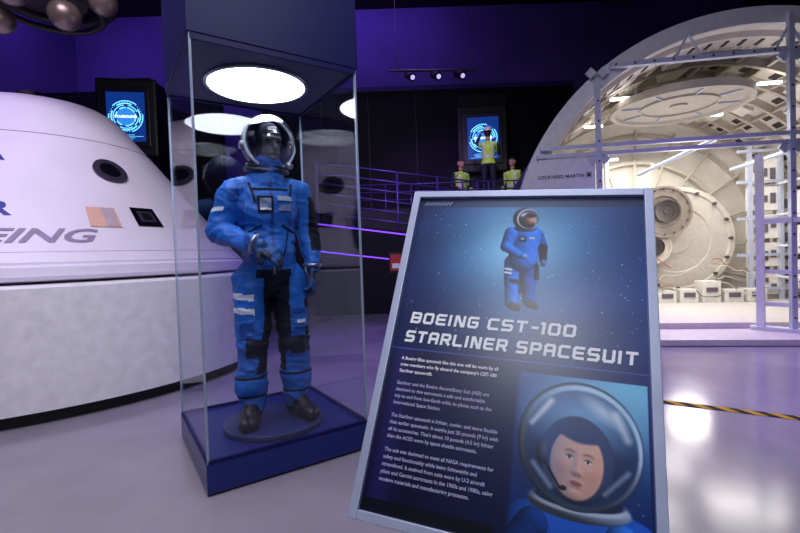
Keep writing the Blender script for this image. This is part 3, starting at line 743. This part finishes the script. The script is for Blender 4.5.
for v in me.vertices: v.co=V((v.co.x-2.24,-.145,v.co.y+.92))
addmesh('panel_lettering',me,M_dark,hb)
bm=bmesh.new()
for k in range(5):
    a=D(20+k*36); p_=V((-1.90,-.145,.945)); bx(bm,p_,(.1 if k%2 else .07,.002,.006),Matrix.Rotation(a,3,'Y'))
bm2('panel_star_logo',bm,M_dark,hb)
for nm,c_,nn_ in (('cables_red',(150,76,66),3),('cables_white',(190,190,188),7),('cables_green',(92,110,92),3),('cables_orange',(170,140,100),3)):
    cu=bpy.data.curves.new(nm,'CURVE'); cu.dimensions='3D'; cu.bevel_depth=.008; cu.bevel_resolution=1
    for k in range(nn_):
        s_=cu.splines.new('NURBS'); s_.points.add(6); x=random.uniform(-.9,1.3); z=random.uniform(-.8,-.2); y0=random.uniform(2.3,2.45)
        s_.use_endpoint_u=True; s_.order_u=4
        for i,p in enumerate(s_.points):
            p.co=(x,y0,z,1); x+=random.uniform(.02,.2); z=max(-.9,z+random.uniform(-.16,.12)); y0+=random.uniform(-.03,.03)
    o=bpy.data.objects.new(nm,cu); col.objects.link(o); o.parent=hb; cu.materials.append(mat(nm,c_,.5))
M_glow=mat('module_added_glow',(255,250,240),.5,emit=(255,246,234),es=10)  # glowing strips added overhead to brighten the module interior
bm=bmesh.new()
for x,z in ((.9,2.3),(-1.1,2.25)):
    for y_ in (1.1,2.6): bx(bm,(x,y_ ,z),(.3,.05,.03))
bm2('added_glow_strips',bm,M_glow,hb)
for i,(x,y_,z) in enumerate(((3.6,6.8,3.0),(5.4,6.9,3.0),(4.6,8.3,2.9))):
    light('module_light','AREA',(x,y_,z),(x+.1,y_+.3,0),48,(1,.96,.90),1.2)
light('module_light_up','POINT',(4.5,7.0,1.6),(0,0,0),42,(1,.95,.88),.3)

M_bar=mat('barrier_white',(214,214,226),.4)
bm=bmesh.new(); Rb=Matrix.Rotation(D(-39),3,'Z'); cb=V((.81,-.48,-HZ))
def bb(c,s): bx(bm,cb+Rb@V(c),s,Rb)
bb((0,0,.06),(1.9,.16,.12))
bb((-.85,0,1.15),(.08,.08,2.2))
for x in (-.1,.7): bb((x,0,.75),(.07,.07,1.4))
bb((0,0,1.42),(1.8,.09,.06)); bb((0,0,.8),(1.7,.04,.05)); bb((0,0,.4),(1.7,.04,.05))
bm2('entry_barrier',bm,M_bar,hb)

mh=bpy.data.materials.new('hazard_tape'); mh.use_nodes=True; nt=mh.node_tree; b=nt.nodes['Principled BSDF']; tc=nt.nodes.new('ShaderNodeTexCoord'); wv=nt.nodes.new('ShaderNodeTexWave'); wv.bands_direction='DIAGONAL'; wv.inputs['Scale'].default_value=4.2
rr=nt.nodes.new('ShaderNodeValToRGB'); rr.color_ramp.interpolation='CONSTANT'; rr.color_ramp.elements[0].color=(.006,.006,.006,1); rr.color_ramp.elements[1].position=.5; rr.color_ramp.elements[1].color=L3((205,165,20))
nt.links.new(tc.outputs['Object'],wv.inputs['Vector']); nt.links.new(wv.outputs['Fac'],rr.inputs['Fac']); nt.links.new(rr.outputs[0],b.inputs['Base Color']); b.inputs['Roughness'].default_value=.7; b.inputs['Specular IOR Level'].default_value=.15
o=box('hazard_tape_strip',(0,0,0),(3.4,.08,.003),mh); o.location=(2.56,2.88,.0025); o.rotation_euler=(0,0,math.atan2(-.40,.66))

# ---------------- screens
def screen(name,loc,w_,h_,rz=0):
    e=empty(name,loc,rz)
    box('bezel',(0,.05,0),(w_,.12,h_),M_black,e,bev=.05)
    box('inner_bezel',(0,-.02,0),(w_*.78,.04,h_*.76),mat('bezel_navy',(22,24,50),.4),e,bev=.02)
    dw,dh=w_*.62,h_*.62
    box('display',(0,-.045,0),(dw,.012,dh),mat('screen_blue',(10,40,110),.3,emit=(20,60,150),es=.7),e)
    mc=mat('hud_cyan',(120,220,250),.3,emit=(110,205,250),es=1.8); mc2=mat('hud_white',(240,250,255),.3,emit=(230,245,255),es=2.2)
    R0=dw*.46
    cyl('hud_globe',(0,-.050,0),(0,-.053,0),R0*.56,mat('globe_blue',(40,110,200),.3,emit=(50,130,220),es=1.1),e,seg=40)
    bm=bmesh.new()
    def arc(r0,r1,t0,t1):
        n_=max(2,int((t1-t0)/.12)); pv=None
        for i in range(n_+1):
            t=t0+(t1-t0)*i/n_; a_=bm.verts.new((r0*math.cos(t),-.055,r0*math.sin(t))); b2=bm.verts.new((r1*math.cos(t),-.055,r1*math.sin(t)))
            if pv: bm.faces.new((pv[0],pv[1],b2,a_))
            pv=(a_,b2)
    for k,f in enumerate((1,.86,.74,.6)):
        t=random.random()*6
        for s_ in range(3+k): arc(R0*f,R0*(f-.05-.02*(k%2)),t,t+1.0+.6*random.random()-.15*k); t+=2*math.pi/(3+k)
    for i in range(36): t=i*math.pi/18; arc(R0*.93,R0*.90,t,t+.06)
    bm2('hud_rings',bm,mc,e)
    me=textmesh('STARBOUND',dw*.10,'CENTER',1,bold=.001)
    for v in me.vertices: v.co=V((v.co.x,-.057,v.co.y-dw*.03))
    addmesh('hud_title',me,mc2,e)
    bm=bmesh.new()
    for i in range(4): bx(bm,(0,-.054,-dh*.46+i*.03),(dw*(.3+.6*random.random()),.002,.006))
    bm2('hud_bars',bm,mc,e)
    return e
screen('wall_display_screen',(-5.47,9.15,4.15),1.15,1.6,D(10))
box('screen_column',(-5.55,9.65,2.5),(1.0,.7,5.0),M_dark)
screen('wall_display_screen',(2.2,11.3,4.03),1.25,1.7,D(-6))
box('screen_column',(2.25,11.62,2.6),(1.2,.3,5.2),M_dark)

# ---------------- elevated walkway
wk=empty('elevated_walkway',(0,0,0))
M_rail=mat('rail_purple_lit',(92,78,150),.35,.4)  # purple glow on the railings is put into their colour
box('deck_slab',(1.2,10.6,1.52),(4.2,1.2,.16),M_black,wk)
box('fascia',(1.2,9.99,1.8),(4.2,.04,.8),mat('fascia',(22,20,38),.5),wk)
bm=bmesh.new()
for x in (-.8,.8,2.2,3.1):
    for y_ in (10.1,11.1): bx(bm,(x,y_,.72),(.12,.12,1.44))
bm2('columns',bm,M_black,wk)
bm=bmesh.new()
for i in range(8): x=-.85+i*.58; cy(bm,(x,10.04,1.6),(x,10.04,2.75),.018,seg=10)
for z in (2.4,2.58,2.75): cy(bm,(-.88,10.04,z),(3.25,10.04,z),.016,seg=10)
for k in range(6):
    z=.2*k; cy(bm,(-1.6,8.9,2.05+z),(1.75,8.9,1.54+z),.017,seg=10)
for i in range(5): x=-1.6+i*.8; zb=2.05-.153*i*.8; cy(bm,(x,8.9,zb-.7),(x,8.9,zb+1.02),.024,seg=10)
bm2('railings',bm,M_rail,wk,True)
bm=bmesh.new(); v_=[(-1.7,8.8,0),(1.8,8.8,0),(1.8,8.8,1.36),(-1.7,8.8,1.9),(-1.7,9.75,0),(1.8,9.75,0),(1.8,9.75,1.36),(-1.7,9.75,1.9)]
v_=[bm.verts.new(p) for p in v_]
for f_ in ((0,1,2,3),(7,6,5,4),(0,4,5,1),(1,5,6,2),(2,6,7,3),(3,7,4,0)): bm.faces.new([v_[i] for i in f_])
bm2('ramp',bm,M_part,wk)
M_strip=mat('added_purple_glow',(120,70,220),.4,emit=(130,70,255),es=1.6)  # emissive purple strips added along the ramp side
bm=bmesh.new(); cy(bm,(-1.7,8.78,1.84),(1.8,8.78,1.30),.014,seg=8); cy(bm,(-1.7,8.78,1.30),(1.8,8.78,.80),.012,seg=8)
bm2('added_purple_strips',bm,M_strip,wk)

# workers
M_hv=mat('hi_vis_yellow',(190,235,70),.5); M_tr=mat('trousers_navy',(28,30,50),.7); M_hair=mat('hair_dark',(36,26,22),.7); M_ref=mat('hi_vis_silver',(210,214,216),.3)
M_shoe=mat('work_shoe',(24,22,22),.6); M_shirt=mat('shirt_dark',(40,42,60),.7)
def worker(loc,rz,armup=False,hat=None):
    e=empty('maintenance_worker',loc,rz); bm=bmesh.new()
    rc(bm,(0,0,1.0),(0,0,1.3),.145,.16,.7); ell(bm,(0,0,.95),(.17,.12,.12)); rc(bm,(-.13,0,1.39),(.13,0,1.39),.07,.07); rc(bm,(0,0,1.42),(0,-.01,1.55),.055,.05)
    for sx in (-1,1):
        k=(sx*.11,-.03,.5); a=(sx*.12,.02,.09)
        rc(bm,(sx*.09,0,.9),k,.09,.062); rc(bm,k,a,.06,.042); rc(bm,a,(sx*.13,-.13,.045),.045,.04)
    if armup:
        LA=[(.19,0,1.39),(.27,-.2,1.5),(.2,-.36,1.72)]; RA=[(-.19,0,1.39),(-.26,-.16,1.2),(-.15,-.36,1.3)]
    else:
        LA=[(.19,0,1.39),(.26,.02,1.1),(.2,-.2,1.02)]; RA=[(-.19,0,1.39),(-.26,.02,1.1),(-.18,-.2,1.05)]
    for A_,sd in ((LA,1),(RA,-1)):
        rc(bm,A_[0],A_[1],.055,.043); rc(bm,A_[1],A_[2],.042,.028)
        d_=V(A_[2])-V(A_[1]); hand(bm,A_[2],d_,(-sd,0,-.3),sd,1.0,.3)
    ell(bm,(0,-.005,1.66),(.074,.092,.11)); ell(bm,(0,-.04,1.6),(.055,.06,.05)); rc(bm,(0,-.09,1.665),(0,-.112,1.64),.009,.013)
    for sx in (-1,1): ell(bm,(sx*.077,.005,1.655),(.01,.02,.028))
    wr_=[V(A_[2]) for A_ in (LA,RA)]
    def cf(p,n):
        if p.z>1.5 and abs(p.x)<.1 and p.y>-.14:
            if p.z>1.70 or (p.y>.02 and p.z>1.58): return 3
            if abs(p.z-1.668)<.008 and .018<abs(p.x)<.042 and p.y<-.06: return 3
            if abs(p.z-1.605)<.005 and abs(p.x)<.024 and p.y<-.07: return 6
            return 0
        for w2 in wr_:
            if (p-w2).length<.13 and (p-w2).dot(V((0,-1,.0)))>-.02: return 0
        if p.z<.075: return 4
        if p.z<.93: return 2
        if abs(p.x)<.21 and p.z<1.48:
            return 5 if (abs(p.z-1.1)<.025 or abs(abs(p.x)-.1)<.02 and p.z>1.12) else 1
        return 7
    remesh('figure',bm,.009,2,[M_skin,M_hv,M_tr,M_hair,M_shoe,M_ref,mat('lips',(150,80,76),.5),M_shirt],e,cf)
    if hat:
        revo('hard_hat',[(.125,.0),(.1,.01),(.098,.05),(.07,.1),(0,.12)],hat,e,'Z',(0,0,1.7),28)
    return e
worker((1.5,10.5,1.6),D(30))
worker((2.72,10.5,1.6),D(-40))
worker((2.18,10.62,2.32),D(165),True,mat('hat_white',(225,225,230),.4))
ld=empty('step_ladder',(2.18,10.62,1.6))
bm=bmesh.new()
for x in (-.24,.24):
    cy(bm,(x,-.35,0),(x,-.08,.70),.022,seg=8); cy(bm,(x,.35,0),(x,.12,.70),.022,seg=8)
for i in range(3): bx(bm,(0,-.29+.085*i,.17+.22*i),(.48,.09,.025))
bx(bm,(0,0,.70),(.54,.4,.03)); bm2('ladder_frame',bm,mat('ladder_alu',(160,160,170),.4,.7),ld)

# ---------------- track spotlights
tk=empty('track_spotlights',(0.05,0,-.12))
bm=bmesh.new(); cy(bm,(-.1,7,4.15),(1.25,7,4.12),.02,seg=10)
for x in (0,1.15): cy(bm,(x,7,4.15),(x,7,8.12),.004,seg=8)
for x in (.2,.6,.97):
    cy(bm,(x,7,4.15),(x,7,4.08),.012,seg=8); cy(bm,(x-.03,7.06,4.1),(x+.04,6.9,4.0),.055,.065,seg=18)
bm2('track_and_cans',bm,M_black,tk)
bm=bmesh.new()
for x in (.2,.6,.97): cy(bm,(x+.041,6.898,3.999),(x+.043,6.893,3.996),.035,seg=18)
bm2('lenses',bm,mat('spot_lens',(200,190,255),.4,emit=(190,180,255),es=1.0),tk)

# ---------------- hanging tank cluster
tn=empty('spherical_tank_cluster',(0,0,-.2))
M_tank=mat('tank_bronze',(120,104,100),.3,.6,nz=.2)
bm=bmesh.new()
for x,y_,z,r_ in ((-3.48,4.0,3.56,.12),(-3.2,3.8,3.70,.13),(-2.9,4.0,3.58,.13),(-2.62,4.1,3.74,.12),(-3.75,4.0,3.75,.12)): ell(bm,(x,y_,z),(r_,r_,r_))
bm2('tanks',bm,M_tank,tn,True)
bm=bmesh.new(); torus(bm,(-3.15,4.15,3.86),.5,.05,seg=40); torus(bm,(-3.15,4.15,3.72),.42,.03,seg=40)
cy(bm,(-3.15,4.15,3.8),(-3.15,4.15,4.3),.3,.22); cy(bm,(-3.15,4.15,4.3),(-3.15,4.15,8.2),.03)
for i in range(8):
    a=i*math.pi/4; cy(bm,(-3.15+.2*math.cos(a),4.15+.2*math.sin(a),4.1),(-3.15+.5*math.cos(a),4.15+.5*math.sin(a),3.86),.02,seg=8)
bm2('truss_ring',bm,M_black,tn)

ns=empty('safety_notice_stand',(-.06,6.6,0))
bm=bmesh.new(); cy(bm,(0,0,0.001),(0,0,.03),.15); cy(bm,(0,0,.03),(0,0,1.0),.018); bx(bm,(0,-.02,1.05),(.2,.02,.3)); bm2('stand',bm,M_black,ns)
box('notice',(0,-.034,1.05),(.16,.006,.24),mat('notice_red',(190,50,60),.5),ns); box('notice_label',(0,-.04,1.0),(.11,.004,.07),M_tx,ns)

# ---------------- lights
w_=bpy.data.worlds.new('world'); scene.world=w_; w_.use_nodes=True; bg=w_.node_tree.nodes['Background']; bg.inputs[0].default_value=(.25,.2,.6,1); bg.inputs[1].default_value=.1
light('wall_wash','AREA',(-1.5,11.2,7.7),(-1.2,12.6,6.4),40,(.36,.19,1),5,.5)
light('wall_wash_left','AREA',(-6.5,9.5,7.4),(-7,12.5,5.6),46,(.36,.19,1),4,.8)
light('capsule_light','AREA',(-2.2,1.6,4.6),(-3.4,4.2,1.3),108,(.92,.84,1),1.6)
light('capsule_purple','SPOT',(-6.0,2.5,5.5),(-4.4,4.5,1.8),300,(.5,.25,1),.3,spot=60)
light('gallery_light','AREA',(.2,.6,5.2),(.0,1.8,0),76,(.92,.88,1),2.4)
light('sign_light','AREA',(-.5,-1.2,3.4),(.25,1.0,.9),34,(.92,.94,1),.8)
light('floor_purple','SPOT',(3.4,3.8,6),(3.2,4.1,0),1000,(.32,.12,1),.4,spot=58,blend=.8)
light('floor_purple_mid','SPOT',(.6,6.5,6),(.0,5.4,0),800,(.32,.14,1),.4,spot=55,blend=.8)
light('walkway_purple','SPOT',(-1.5,6.0,6.5),(1.0,10,2.2),800,(.42,.2,1),.3,spot=55,blend=.7)
light('worker_fill_light','SPOT',(2.0,7.6,5.6),(2.1,10.5,3.2),130,(1,.97,.92),.2,spot=34,blend=.8)  # added fill spot, makes the workers behind the rail stand out
light('case_spot','AREA',(.5,1.0,3.4),(-.8,2.7,1.3),13,(.9,.95,1),.6)

# ---------------- camera
bpy.data.scenes.remove(tmp)
cam=bpy.data.cameras.new('camera'); cam.lens=20; cam.sensor_width=36; co_=bpy.data.objects.new('camera',cam); col.objects.link(co_)
co_.matrix_world=Matrix.Translation((0,0,1.15))@Matrix.Rotation(D(90-1.42),4,'X')@Matrix.Rotation(D(-1.9),4,'Z')
cam.clip_start=.02
scene.camera=co_
